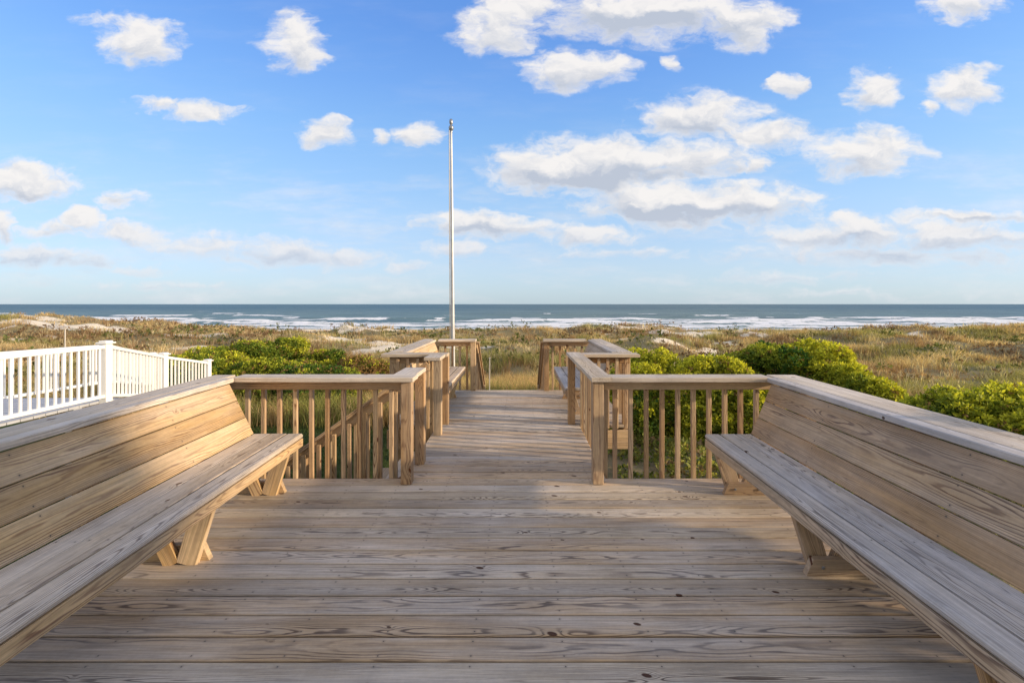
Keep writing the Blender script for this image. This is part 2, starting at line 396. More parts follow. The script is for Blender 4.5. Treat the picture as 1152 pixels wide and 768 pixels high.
M_WHITE = plain('white_vinyl', (0.80, 0.79, 0.76), 0.5, 0, 6, 0.08)
M_NDECK = plain('pale_boardwalk_boards', (0.42, 0.43, 0.46), 0.8, 0, 5, 0.3)
M_POLE = plain('painted_pole', (0.50, 0.50, 0.50), 0.45, 0.3, 6, 0.35)
M_METAL = plain('dull_metal', (0.30, 0.31, 0.33), 0.35, 0.8, 20, 0.2)
M_SIDING = plain('house_siding', (0.55, 0.56, 0.55), 0.8, 0, 2, 0.1)
M_ROOF = plain('roof_shingles', (0.12, 0.11, 0.11), 0.9, 0, 12, 0.3)
M_GLASS = plain('window_glass', (0.04, 0.05, 0.06), 0.05, 0, 2, 0.05, 0.6)
M_STEM = plain('shrub_bark', (0.12, 0.085, 0.055), 0.9, 0, 20, 0.4)
M_STAKE = plain('weathered_stake', (0.5, 0.46, 0.4), 0.8, 0, 9, 0.3)

def leafy(name, transl=0.3, rough=0.5, spec=0.3):
    m, g = mat_new(name)
    c = g.attr('Col').outputs['Color']
    b = g.new('ShaderNodeBsdfPrincipled'); g.l.new(c, b.inputs['Base Color']); b.inputs['Roughness'].default_value = rough
    b.inputs['Specular IOR Level'].default_value = spec
    t = g.new('ShaderNodeBsdfTranslucent'); g.l.new(g.mix(1.0, c, (1.2, 1.15, 0.6, 1), 'MULTIPLY'), t.inputs[0])
    mx = g.new('ShaderNodeMixShader'); mx.inputs[0].default_value = transl
    g.l.new(b.outputs[0], mx.inputs[1]); g.l.new(t.outputs[0], mx.inputs[2]); finish(g, mx.outputs[0]); return m
M_LEAF = leafy('shrub_leaves', 0.35, 0.6, 0.18)
M_GRASS = leafy('grass_blades', 0.42, 0.7, 0.15)

# ------------------------------------------------------------------ numpy noise and terrain
def _hash(ix, iy, seed):
    h = (ix.astype(np.int64) * 374761393 + iy.astype(np.int64) * 668265263 + seed * 1442695041) & 0xffffffff
    h = ((h ^ (h >> 13)) * 1274126177) & 0xffffffff
    return ((h ^ (h >> 16)) & 0xffff) / 65535.0
def vnoise(x, y, seed=0):
    x = np.asarray(x, float); y = np.asarray(y, float)
    ix = np.floor(x); iy = np.floor(y); fx = x - ix; fy = y - iy
    fx = fx * fx * (3 - 2 * fx); fy = fy * fy * (3 - 2 * fy)
    a = _hash(ix, iy, seed); b = _hash(ix + 1, iy, seed); c = _hash(ix, iy + 1, seed); d = _hash(ix + 1, iy + 1, seed)
    return (a * (1 - fx) + b * fx) * (1 - fy) + (c * (1 - fx) + d * fx) * fy
def fbm(x, y, seed=0, o=4):
    s = 0; a = 0.5; t = 0
    for i in range(o):
        s = s + a * vnoise(x, y, seed + i * 17); t += a; x = x * 2.03 + 5.1; y = y * 2.03 + 1.7; a *= 0.5
    return s / t
def sstep(a, b, x):
    t = np.clip((x - a) / (b - a), 0, 1); return t * t * (3 - 2 * t)

GROUND = -1.2
def height(x, y):
    x = np.asarray(x, float); y = np.asarray(y, float)
    a = sstep(10, 24, y)
    d = fbm(x / 9.0, y / 6.0, 3, 4) - 0.5
    d2 = fbm(x / 2.4, y / 2.0, 9, 3) - 0.5
    ridge = fbm(x / 14.0 + 3, y / 30.0, 21, 3) - 0.5
    z = GROUND + a * (2.5 * d + 1.0 * d2 - 0.42)
    crest = np.exp(-((y - 47 - 5 * (fbm(x / 25., 0 * y, 5, 2) - .5)) / 7.0) ** 2)
    z = z + crest * (-0.25 + 1.9 * ridge)
    z = z + 1.9 * np.exp(-((x + 53) / 13.0) ** 2 - ((y - 49) / 9.0) ** 2)
    z = z + 0.5 * np.exp(-((x - 50) / 18.0) ** 2 - ((y - 46) / 9.0) ** 2)
    z = z - 0.10 * (1 - a) * (fbm(x / 3., y / 3., 33, 3))
    k = sstep(50, 74, y)
    beach = -4.35 - (y - 74) * 0.020
    z = z * (1 - k) + beach * k
    return z
def sandmask(x, y):
    """1 = bare sand"""
    n = fbm(x / 7.0 + 8, y / 3.6, 41, 4)
    n3_ = fbm(x / 1.3, y / .9, 43, 3); s = sstep(0.58, 0.66, n + .34 * (n3_ - .5)) * sstep(16, 24, y)
    face = np.exp(-((x + 46) / 8.0) ** 2 - ((y - 45) / 4.0) ** 2)          # open sand face, far left
    s = np.maximum(s, sstep(0.35, 0.6, face + 0.3 * (n - .5) + .5 * (n3_ - .5)))
    for (cx, cy, rx, ry) in ((-15, 38, 3.0, 2.2), (-11, 33, 2.2, 1.6), (-26, 37, 3.2, 1.8), (28, 43, 7, 2.6), (17, 42, 5, 1.8), (-22.5, 31, 3, 1.2)):
        q = np.sqrt(((x - cx) / rx) ** 2 + ((y - cy) / ry) ** 2) + 0.9 * (n - .5)
        q = q + 1.1 * (n3_ - .5); s = np.maximum(s, 1 - sstep(0.55, 1.0, q))
    path = np.abs(x - (33 + 1.5 * np.sin(y / 2.5) - (y - 30) * 0.35)) < 0.8    # sandy track on the right
    s = np.maximum(s, path * sstep(24, 28, y) * (1 - sstep(38, 41, y)) * 0.9)
    s = np.maximum(s, sstep(54, 60, y + 6 * (n - .5)))
    return s

def build_terrain():
    ys = np.concatenate([np.linspace(-60, 2, 22)[:-1], np.linspace(2, 24, 110)[:-1], np.linspace(24, 64, 220)[:-1], np.linspace(64, 170, 60)])
    t = np.linspace(-1, 1, 420); xs = np.sign(t) * (np.abs(t) * 70 + np.abs(t) ** 6 * 330)
    X, Y = np.meshgrid(xs, ys); Z = height(X, Y)
    V = np.stack([X.ravel(), Y.ravel(), Z.ravel()], 1); nx = len(xs); ny = len(ys)
    i = np.arange(ny - 1)[:, None] * nx + np.arange(nx - 1)[None, :]; i = i.ravel()
    Fc = np.stack([i, i + 1, i + nx + 1, i + nx], 1)
    sm = sandmask(X, Y).ravel()
    col = np.zeros((len(V), 3)); col[:, 0] = sm
    lawn = ((X > -14) & (X < -0.9) & (Y > 2.5) & (Y < 10.4)).astype(float).ravel(); col[:, 1] = lawn
    me = tri_mesh('dune_ground', V, Fc, col, True)
    m, g = mat_new('dune_sand_and_soil')
    p = g.new('ShaderNodeNewGeometry').outputs['Position']
    c = g.sep(g.attr('Col').outputs['Color'])
    n1 = g.noise(p, 1.2, 6, 0.6); n2 = g.noise(p, 14, 5, 0.65)
    sand = g.mix(n1, (0.62, 0.54, 0.42, 1), (0.76, 0.69, 0.57, 1))
    soil = g.mix(n1, (0.24, 0.18, 0.10, 1), (0.42, 0.33, 0.21, 1))
    soil = g.mix(g.smooth(n2, 0.35, 0.7), soil, (0.20, 0.19, 0.08, 1))
    lawnc = g.mix(n2, (0.045, 0.07, 0.02, 1), (0.09, 0.11, 0.04, 1))
    yq = g.sep(p)[1]
    wet = g.smooth(yq, 98, 116)
    sand = g.mix(wet, sand, (0.26, 0.22, 0.17, 1))
    mk = g.smooth(g.m('ADD', c[0], g.m('MULTIPLY', g.m('SUBTRACT', n2, 0.5), 0.5)), 0.35, 0.6)
    col2 = g.mix(mk, soil, sand); col2 = g.mix(c[1], col2, lawnc)
    k = g.fmix(n2, 0.8, 1.2); col2 = g.mix(1.0, col2, g.comb(k, k, k), 'MULTIPLY')
    b = g.new('ShaderNodeBsdfPrincipled'); g.l.new(col2, b.inputs['Base Color']); b.inputs['Roughness'].default_value = 0.95
    b.inputs['Specular IOR Level'].default_value = 0.1
    bp = g.new('ShaderNodeBump'); g.l.new(n2, bp.inputs['Height']); bp.inputs['Strength'].default_value = 0.8; bp.inputs['Distance'].default_value = 0.08
    g.l.new(bp.outputs[0], b.inputs['Normal']); finish(g, b.outputs[0])
    tag(link('dune_ground', me, m), kind='structure')
build_terrain()

# ------------------------------------------------------------------ sea
SEA = -5.2
def build_sea():
    m, g = mat_new('sea_water')
    p = g.new('ShaderNodeNewGeometry').outputs['Position']; s = g.sep(p)
    foam = g.sep(g.attr('Col').outputs['Color'])[0]
    n1 = g.noise(g.v('MULTIPLY', p, (0.05, 0.28, 0.3)), 1, 6, 0.65)
    n2 = g.noise(g.v('MULTIPLY', p, (0.20, 0.16, 1)), 1, 7, 0.72)
    n3 = g.noise(g.v('MULTIPLY', p, (0.010, 0.035, 0.3)), 1, 9, 0.72)
    deep = g.mix(g.smooth(s[1], 130, 800), (0.14, 0.205, 0.185, 1), (0.034, 0.092, 0.110, 1))
    deep = g.mix(g.smooth(n3, 0.48, 0.66), deep, (0.14, 0.23, 0.23, 1))
    deep = g.mix(g.smooth(n3, 0.46, 0.30), deep, (0.012, 0.06, 0.085, 1))
    deep = g.mix(g.smooth(n1, 0.45, 0.75), deep, (0.02, 0.06, 0.075, 1))
    fb = g.smooth(g.m('ADD', foam, g.m('MULTIPLY', g.m('SUBTRACT', n2, 0.5), 2.8)), 0.46, 0.70)
    # scattered white caps farther out
    wc = g.noise(g.v('MULTIPLY', p, (0.035, 0.11, 0.3)), 1, 5, 0.6)
    cap = g.m('MULTIPLY', g.smooth(wc, 0.69, 0.73), g.smooth(s[1], 900, 300))
    fb = g.m('MAXIMUM', fb, cap)
    col = g.mix(fb, deep, (0.80, 0.80, 0.80, 1))
    b = g.new('ShaderNodeBsdfPrincipled'); g.l.new(col, b.inputs['Base Color'])
    g.l.new(g.fmix(fb, 0.42, 0.9), b.inputs['Roughness']); b.inputs['IOR'].default_value = 1.33
    b.inputs['Specular IOR Level'].default_value = 0.35
    bp = g.new('ShaderNodeBump'); g.l.new(g.m('ADD', n1, g.m('MULTIPLY', n2, 0.25)), bp.inputs['Height']); bp.inputs['Strength'].default_value = 0.9; bp.inputs['Distance'].default_value = 1.0
    g.l.new(bp.outputs[0], b.inputs['Normal']); finish(g, b.outputs[0])
    ys = np.concatenate([np.linspace(96, 300, 300)[:-1], np.geomspace(300, 900, 80)[:-1], np.geomspace(900, 26000, 30)])
    t = np.linspace(-1, 1, 560)
    Xn = t[None, :] * (170 + (ys[:, None] - 96) * 1.45); Y = np.repeat(ys[:, None], 560, 1)
    yw = Y + 9 * (fbm(Xn / 60., 0 * Y, 61, 3) - .5)
    z = np.zeros_like(Y); foam = np.zeros_like(Y)
    rr = 5
    for (y0, w, h, fr) in ((118, 3.0, 0.12, 1.3), (129, 3.2, 0.3, 1.25), (142, 3.6, 0.5, 1.15), (158, 4.0, 0.7, 1.1), (176, 4.6, 0.85, 0.9), (194, 5.2, 0.9, 0.8), (214, 4.6, 0.6, 0.42), (255, 5, .6, .3), (310, 6, .5, .22)):
        rr += 7
        yc = yw - y0 - 7 * (fbm(Xn / 32., 0 * Y + rr, rr, 3) - .5)
        amp = sstep(0.30, 0.62, fbm(Xn / 26., 0 * Y, rr + 3, 3))
        z += h * amp * np.exp(-(yc / w) ** 2)
        pres = sstep(0.62 - 0.42 * fr, 0.78 - 0.42 * fr, fbm(Xn / 22., 0 * Y + 2, rr + 5, 3))
        foam = np.maximum(foam, pres * np.exp(-((yc + w * .6) / (w * 1.0)) ** 2) * 0.95)
    wash = fbm(Xn / 11., Y / 3.5, 77, 4)
    foam = np.maximum(foam, sstep(0.38, 0.58, wash) * 0.62 * sstep(108, 114, yw) * (1 - sstep(150, 185, yw)))
    Z = SEA + z + 0.12 * (fbm(Xn / 7., Y / 4., 88, 3) - .5)
    nx = 560; V = np.stack([Xn.ravel(), Y.ravel(), Z.ravel()], 1)
    i = (np.arange(len(ys) - 1)[:, None] * nx + np.arange(nx - 1)[None, :]).ravel()
    Fc = np.stack([i, i + 1, i + nx + 1, i + nx], 1)
    col = np.zeros((len(V), 3)); col[:, 0] = foam.ravel()
    tag(link('sea', tri_mesh('sea', V, Fc, col, True), m), kind='structure')
build_sea()

# ------------------------------------------------------------------ the deck
LX0 = 1.69; LS = 0.05         # left bench front edge: x = -(LX0 + LS*(y-1.42))
RX0 = 1.495; RS = 0.02        # right bench front edge: x = RX0 + RS*(y-1.307)
deck = thing('wooden_deck', (0, 1.5, 0), 'weathered plank deck floor with wide front platform, walkway and far landing', 'deck')
db = Boards()
k = -24
while True:
    y0 = SEAM + PITCH * k; y1 = y0 + PITCH; k += 1
    if y1 > 7.95: break
    if y1 < 3.92: xa, xb = -2.72, 2.44
    elif y0 < 5.50: xa, xb = -1.03, 0.765
    else: xa, xb = -1.66, 1.43
    db.add(((xa + xb) / 2 + random.uniform(-.003, .003), (y0 + y1) / 2, -0.019 + random.uniform(-0.0012, 0.0012)),
           (xb - xa, PITCH - random.uniform(0.0085, 0.0125), 0.038), (1, 0, random.uniform(-.0006, .0006)), (0, 1, random.uniform(-.006, .006)), 0.004)
db.build('deck_boards', W_DECK, deck)
YE = SEAM + PITCH * 14     # 3.89 front edge of the wide deck
for (a, b_, d) in (((-2.72, YE - .03, -.17), (-1.04, YE - .03, -.17), 'y'), ((0.78, YE - .03, -.17), (2.44, YE - .03, -.17), 'y'),
                   ((-2.70, -1.5, -.17), (-2.70, YE, -.17), 'x'), ((2.42, -1.5, -.17), (2.42, YE, -.17), 'x'),
                   ((-1.0, YE, -.17), (-1.0, 5.5, -.17), 'x'), ((0.745, YE, -.17), (0.745, 5.5, -.17), 'x'),
                   ((-1.66, 5.56, -.17), (-1.02, 5.56, -.17), 'y'), ((0.765, 5.56, -.17), (1.43, 5.56, -.17), 'y'),
                   ((-1.64, 5.6, -.17), (-1.64, 7.85, -.17), 'x'), ((1.41, 5.6, -.17), (1.41, 7.85, -.17), 'x'),
                   ((-1.66, 7.86, -.17), (1.43, 7.86, -.17), 'y')):
    Boards().span(a, b_, 0.235, 0.038, (0, 0, 1)).build('rim_joist', W_RAIL, deck)
for y in (-1, 0.4, 1.8, 3.2):
    Boards().span((-2.66, y, -.17), (2.38, y, -.17), 0.235, 0.038, (0, 0, 1)).build('joist', W_RAIL, deck)
for (x, y) in ((-2.6, 3.75), (2.3, 3.75), (-2.6, 0.5), (2.3, .5), (-.93, 3.8), (.67, 3.8), (-1.55, 5.7), (-1.55, 7.75), (1.33, 7.75), (0, 2)):
    Boards().span((x, y, -.29), (x, y, -1.5), 0.14, 0.14, (1, 0, 0)).build('support_post', W_RAIL, deck)

# ------------------------------------------------------------------ built-in benches
def bench(label, side, fx, slope, y0, y1, legs, mats, seat_d, cap_in, cap_out, cap_w, seat_z=0.45, knots=True):
    """side=-1: bench on the left facing right; fx(y) is the front edge; outward = side direction"""
    top_m, seat_m, back_m, face_m, leg_m = mats
    ymid = (y0 + y1) / 2
    dY = Vector((slope, 1, 0)).normalized(); out = Vector((dY.y, -dY.x, 0)) * side     # outward from the walkway
    o = Vector((fx(0), 0, 0))
    def P(y, off, z): return o + Vector((slope * y, y, 0)) + out * off + Vector((0, 0, z))
    t = thing('built_in_bench', P(ymid, 0.3, 0), label, 'bench')
    # seat: three boards as one part, each board separate inside the mesh
    b = Boards(); w = seat_d / 3
    for i in range(3):
        b.add(P(ymid, w * (i + .5), seat_z - .019 + random.uniform(-.001, .001)), (y1 - y0 - random.uniform(0, .012), w - .006, .038), dY, out, 0.012 if i == 0 else 0.004)
    b.build('seat', seat_m, t)
    Boards().span(P(y0 + .01, 0.021, seat_z - .073), P(y1 - .012, 0.021, seat_z - .073), .066, .034, (0, 0, 1)).build('seat_fascia', face_m, t)
    # sloping back, three wide boards
    A = P(0, seat_d - .005, seat_z + .002); Bq = P(0, cap_in + .02, 0.868); up = Bq - A; L = up.length; upn = up.normalized()
    b = Boards(); n = 3; w = L / n
    nrm = upn.cross(dY).normalized()
    if nrm.dot(out) < 0: nrm = -nrm
    for i in range(n):
        c = A + upn * (w * (i + .5)) + dY * ymid / dY.y + nrm * (0.019 + random.uniform(-.001, .001) - (0.004 if i == 2 else 0))
        b.add(c, (y1 - y0 - .012 - random.uniform(0, .01), w - .0045, .036), dY, upn, 0.003)
    b.build('backrest', back_m, t)
    # cap: narrow front board and wide rear board
    z = 0.910 - .019
    y1c = y1 + 0.20
    b = Boards()
    b.add(P((y0 + y1c - .17) / 2, cap_in + cap_w / 2, z + .002), (y1c - .17 - y0, cap_w - .004, .038), dY, out, 0.005)
    b.build('cap_front_board', top_m, t)
    b = Boards()
    b.add(P((y0 + y1c) / 2, (cap_in + cap_w + cap_out) / 2, z + .002), (y1c - y0, cap_out - cap_in - cap_w - .003, .038), dY, out, 0.005)
    b.build('cap_rear_board', W_CAP, t)
    # trestle legs: V of two slanted boards on a trapezoid foot
    for ly in legs:
        lg = Boards()
        zt = seat_z - .04
        lg.span(P(ly, .21, 0.0), P(ly, .085, zt), .115, .038, out)
        leg = lg.build('front_leg', leg_m, t)
        Boards().span(P(ly, .29, 0.0), P(ly, cap_in + .10, .86), .09, .038, out).build('rear_leg', leg_m, t)
        yb = ly + .042 if side < 0 else ly - .042
        Boards().prism([(.10, 0.002), (.50, 0.002), (.46, .095), (.14, .095)], P(yb, 0, 0), out, (0, 0, 1), dY, .038, out).build('foot', leg_m, t)
        Boards().span(P(yb, .05, zt - .05), P(yb, cap_in + .04, zt - .05), .088, .036, (0, 0, 1)).build('seat_bearer', leg_m, t)
        for q in (.19, .38):
            Boards().add(P(yb - .024, q, .05), (.008, .018, .018), dY, out, .003).build('bolt', M_METAL, t)
    # outer posts carry the cap
    for ly in legs:
        Boards().span(P(ly, cap_out - .07, -.28), P(ly, cap_out - .07, .872), .088, .088, out).build('outer_post', leg_m, t)
    return t

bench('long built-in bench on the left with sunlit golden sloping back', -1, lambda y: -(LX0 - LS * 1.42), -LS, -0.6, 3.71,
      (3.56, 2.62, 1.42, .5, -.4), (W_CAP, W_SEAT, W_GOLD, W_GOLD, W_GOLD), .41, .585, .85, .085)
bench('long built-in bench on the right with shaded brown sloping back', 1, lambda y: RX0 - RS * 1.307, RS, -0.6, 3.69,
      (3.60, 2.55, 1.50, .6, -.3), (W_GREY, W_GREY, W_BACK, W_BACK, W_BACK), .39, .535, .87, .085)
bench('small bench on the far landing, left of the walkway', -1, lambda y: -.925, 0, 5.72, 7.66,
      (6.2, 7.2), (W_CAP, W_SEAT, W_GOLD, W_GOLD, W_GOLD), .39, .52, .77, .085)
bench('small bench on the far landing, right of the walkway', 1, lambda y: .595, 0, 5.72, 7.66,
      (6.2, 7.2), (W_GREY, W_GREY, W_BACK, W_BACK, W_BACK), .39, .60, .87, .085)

# ------------------------------------------------------------------ railings
BW = 0.036
def post(t, x, y, z1=0.874, z0=-0.0, w=.089, name='post', m=None):
    return Boards().span((x, y, z0), (x, y, z1), w, w, (1, 0, 0)).build(name, m or W_RAIL, t)
def baluster(t, x, y, z0=-.20, z1=.85):
    dx = random.uniform(-.002, .002)
    return Boards().span((x + dx, y, z0), (x - dx, y, z1), BW, BW, (1, 0, 0)).build('baluster', W_RAIL, t)
def cap(t, a, b, w=.19, z=.910, dW=(0, 1, 0)):
    return Boards().span((*a, z - .019), (*b, z - .019), w, .038, dW).build('cap_rail', W_CAP, t)
def subrail(t, a, b, z=.828):
    return Boards().span((*a, z), (*b, z), .089, .036, (0, 0, 1)).build('top_rail', W_RAIL, t)

# front-left railing
t = thing('railing', (-1.7, 3.85, 0), 'railing between the left bench and the side stairs post, golden pine balusters', 'railing')
post(t, -.960, 3.79)
cap(t, (-2.43, 3.815), (-.895, 3.815))
subrail(t, (-2.6, 3.872), (-1.0, 3.872))
for i in range(11):
    baluster(t, -2.40 + .1412 * i, 3.91)
# stub between front post and stair post
post(t, -.953, 4.26)
cap(t, (-1.012, 3.911), (-1.012, 4.33), .20, .9098, (1, 0, 0))
subrail(t, (-1.015, 3.92), (-1.015, 4.215))
baluster(t, -1.05, 4.0); baluster(t, -1.05, 4.13)

# front-right railing and corridor railing
t = thing('railing', (1.4, 3.85, 0), 'railing meeting the right bench and running along the right side of the walkway', 'railing')
post(t, .672, 3.79)
cap(t, (.778, 3.815), (2.14, 3.815))
subrail(t, (.72, 3.872), (2.36, 3.872))
for i in range(11):
    baluster(t, .847 + .1388 * i, 3.91)
cap(t, (.700, 3.72), (.700, 5.72), .18, .9105, (1, 0, 0))
subrail(t, (.752, 3.90), (.752, 5.60))
for i in range(12):
    baluster(t, .788, 4.03 + .1388 * i)
post(t, .669, 5.655)

# left: short rail between stairs and far landing, and near side of the landing
t = thing('railing', (-1.3, 5.6, 0), 'short railing past the side stairs, wrapping the near left corner of the far landing', 'railing')
post(t, -.953, 5.19); post(t, -.945, 5.66)
cap(t, (-1.01, 5.12), (-1.01, 5.49), .19, .9100, (1, 0, 0))
baluster(t, -1.05, 5.30); baluster(t, -1.05, 5.42)
cap(t, (-1.72, 5.595), (-.90, 5.595), .20, .9080)
subrail(t, (-1.62, 5.60), (-1.0, 5.60))
post(t, -1.60, 5.655)
for i in range(5): baluster(t, -1.52 + .125 * i, 5.545)

t = thing('railing', (1.1, 5.6, 0), 'railing on the near right edge of the far landing, behind the walkway railing', 'railing')
cap(t, (.795, 5.575), (1.50, 5.575), .20, .9060)
subrail(t, (.73, 5.60), (1.40, 5.60)); post(t, 1.37, 5.665, z0=-.25)
for i in range(5): baluster(t, .88 + .115 * i, 5.545, -.03)

# far ends of the landing
t = thing('railing', (-1.1, 7.8, 0), 'far railing of the landing left of the end steps', 'railing')
post(t, -.815, 7.845)
cap(t, (-1.42, 7.82), (-.76, 7.82), .19, .9080); subrail(t, (-1.6, 7.86), (-.86, 7.86))
for i in range(5): baluster(t, -1.45 + .13 * i, 7.905)
t = thing('railing', (.9, 7.8, 0), 'far railing of the landing right of the end steps', 'railing')
post(t, .483, 7.845)
cap(t, (.425, 7.82), (1.18, 7.82), .19, .9080); subrail(t, (.53, 7.86), (1.38, 7.86))
for i in range(6): baluster(t, .60 + .13 * i, 7.905)

# ------------------------------------------------------------------ stairs
def stairs(label, origin, dirv, side, width, n=6, rise=.19, run=.275):
    """steps going down from origin (top edge middle) along dirv"""
    o = Vector(origin); d = Vector(dirv); s = Vector(side)
    t = thing('stairs', o, label, 'stairs')
    b = Boards()
    for i in range(n):
        for j in range(2):
            c = o + d * (run * i + .07 + j * .14) + Vector((0, 0, -rise * (i + 1)))
            b.add(c, (width, .135, .036), s, d)
    b.build('treads', W_DECK, t)
    for q in (-1, 1):
        a = o + s * (q * (width / 2 - .03)); L = n * run
        Boards().span(a + Vector((0, 0, -.22)), a + d * L + Vector((0, 0, -.22 - n * rise)), .26, .038, (0, 0, 1)).build('stringer', W_RAIL, t)
    for q in (-1, 1):
        a = o + s * (q * (width / 2 + .02))
        L = (n - 1) * run + .1; drop = L * rise / run
        e = a + d * L + Vector((0, 0, -drop))
        Boards().span(a + Vector((0, 0, .86)) + d * .03, e + Vector((0, 0, .86)), .036, .10, (0, 0, 1)).build('handrail', W_RAIL, t)
        Boards().span(a + Vector((0, 0, .79)) + d * .03, e + Vector((0, 0, .79)), .080, .036, (0, 0, 1)).build('sloping_rail', W_RAIL, t)
        Boards().span(e + Vector((0, 0, -.35)), e + Vector((0, 0, .84)), .089, .089, (1, 0, 0)).build('newel_post', W_RAIL, t)
        m = 10
        for i in range(1, m):
            p = a + d * (L * i / m) + s * (q * .038); z = -drop * i / m
            Boards().span(p + Vector((0, 0, z - .12)), p + Vector((0, 0, z + .80)), BW, BW, (1, 0, 0)).build('baluster', W_RAIL, t)
    return t
stairs('side stairs going down to the lawn from the left of the walkway', (-1.04, 4.725, -.01), (-1, 0, 0), (0, 1, 0), .84, 6)
stairs('end steps going down to the dunes beyond the far landing', (-.165, 7.90, -.01), (0, 1, 0), (1, 0, 0), 1.16, 6)

# ------------------------------------------------------------------ flagpole and stakes
fp = thing('flagpole', (-1.33, 9.0, -1.3), 'tall white flagpole behind the far landing against the sky', 'flagpole')
lathe('pole', M_POLE, fp, [(.040, 0), (.040, .6), (.037, 2.5), (.029, 5), (.020, 6.42)], (-1.33, 9, -1.3), 18, lambda z: -.0085 * z)
lathe('ball_finial', M_METAL, fp, [(.001, 6.60), (.024, 6.59), (.036, 6.565), (.040, 6.535), (.034, 6.50), (.018, 6.475), (.012, 6.42)], (-1.33, 9, -1.3), 16, lambda z: -.0085 * z)
lathe('truck', M_METAL, fp, [(.012, 6.46), (.042, 6.45), (.052, 6.42), (.044, 6.38), (.026, 6.36), (.026, 6.32)], (-1.33, 9, -1.3), 16, lambda z: -.0085 * z)
lathe('halyard', M_STAKE, fp, [(.009, .9), (.009, 6.38)], (-1.33 - .062, 9 - .02, -1.3), 6, lambda z: -.0045 * z)
cl = Boards(); cl.add((-1.41, 8.95, .05), (.14, .015, .02), (0, 0, 1), (1, 0, 0)); cl.add((-1.397, 8.95, .05), (.03, .03, .02), (1, 0, 0), (0, 1, 0)); cl.build('cleat', M_METAL, fp)

def stake(label, x, y, z0, z1, w, cross=False):
    t = thing('stake', (x, y, z0), label, 'stake')
    Boards().span((x, y, z0), (x + .01, y, z1), w, w, (1, 0, 0)).build('shaft', M_STAKE, t)
    Boards().span((x + .01, y, z1), (x + .01, y, z1 + .02), w * 1.7, w * 1.7, (1, 0, 0)).build('head', M_STAKE, t)
stake('thin pale stake standing in the grass just past the end steps', -.66, 9.75, -1.4, .33, .022)
stake('thin wooden stake standing in the dunes above the white fence', -14.4, 14.0, -1.6, .73, .03)

# ------------------------------------------------------------------ neighbour's white railing and boardwalk
def white_rail(label, pts, first_post=True, group=None):
    """pts: (x, y, z_top_of_post); level run then falling ramp"""
    t = thing('white_fence', (pts[0][0], pts[0][1], pts[0][2] - .9), label, 'fence', group)
    for i, (x, y, z) in enumerate(pts):
        p = Boards().span((x, y, z - 1.15), (x, y, z - .035), .105, .105, (1, 0, 0)).build('post', M_WHITE, t)
        c = Boards(); c.add((x, y, z - .03), (.165, .165, .022), cham=.006); c.add((x, y, z - .008), (.12, .12, .024), cham=.01)
        c.build('post_cap', M_WHITE, p)
    for (a, b) in zip(pts[:-1], pts[1:]):
        A = Vector(a) - Vector((0, 0, .085)); B = Vector(b) - Vector((0, 0, .085))
        d = (B - A); hd = Vector((d.x, d.y, 0)).normalized(); sd_ = Vector((hd.y, -hd.x, 0))
        Boards().span(A, B, .05, .065, (0, 0, 1)).build('top_rail', M_WHITE, t)
        dn = Vector((0, 0, -.72))
        Boards().span(A + dn, B + dn, .045, .075, (0, 0, 1)).build('bottom_rail', M_WHITE, t)
        n = int(Vector((d.x, d.y)).length / (.100 if a[2] == b[2] else .118))
        for i in range(1, n):
            p = A + d * (i / n)
            Boards().span(p + dn, p, .028, .028, hd).build('baluster', M_WHITE, t)
    return t
NA = [(-6.14, 3.2, .99), (-6.08, 6.5, .99), (-6.80, 8.45, .60), (-7.05, 10.0, .28)]
white_rail('near white railing beyond the left bench, falling away towards the dunes', NA)
NB = [(-8.3, 3.2, .92), (-8.3, 8.9, .78), (-9.3, 11.2, .30)]
white_rail('second white railing seen through the balusters of the nearer one', NB)
nb = thing('boardwalk', (-7, 5, .1), 'pale grey neighbouring boardwalk between the two white railings', 'boardwalk')
b = Boards()
for i in range(34):
    y = 2.6 + i * .145; z = .10 - max(0, y - 6.5) * .19
    x = -7.15 - max(0, y - 6.5) * .25
    b.add((x, y, z), (2.05, .138, .035))
b.build('boards', M_NDECK, nb)
for (x, y) in ((-6.25, 4.2), (-8.0, 4.2), (-6.25, 6.2), (-8.0, 6.2)):
    Boards().span((x, y, -1.6), (x, y, .07), .12, .12, (1, 0, 0)).build('support_post', M_NDECK, nb)

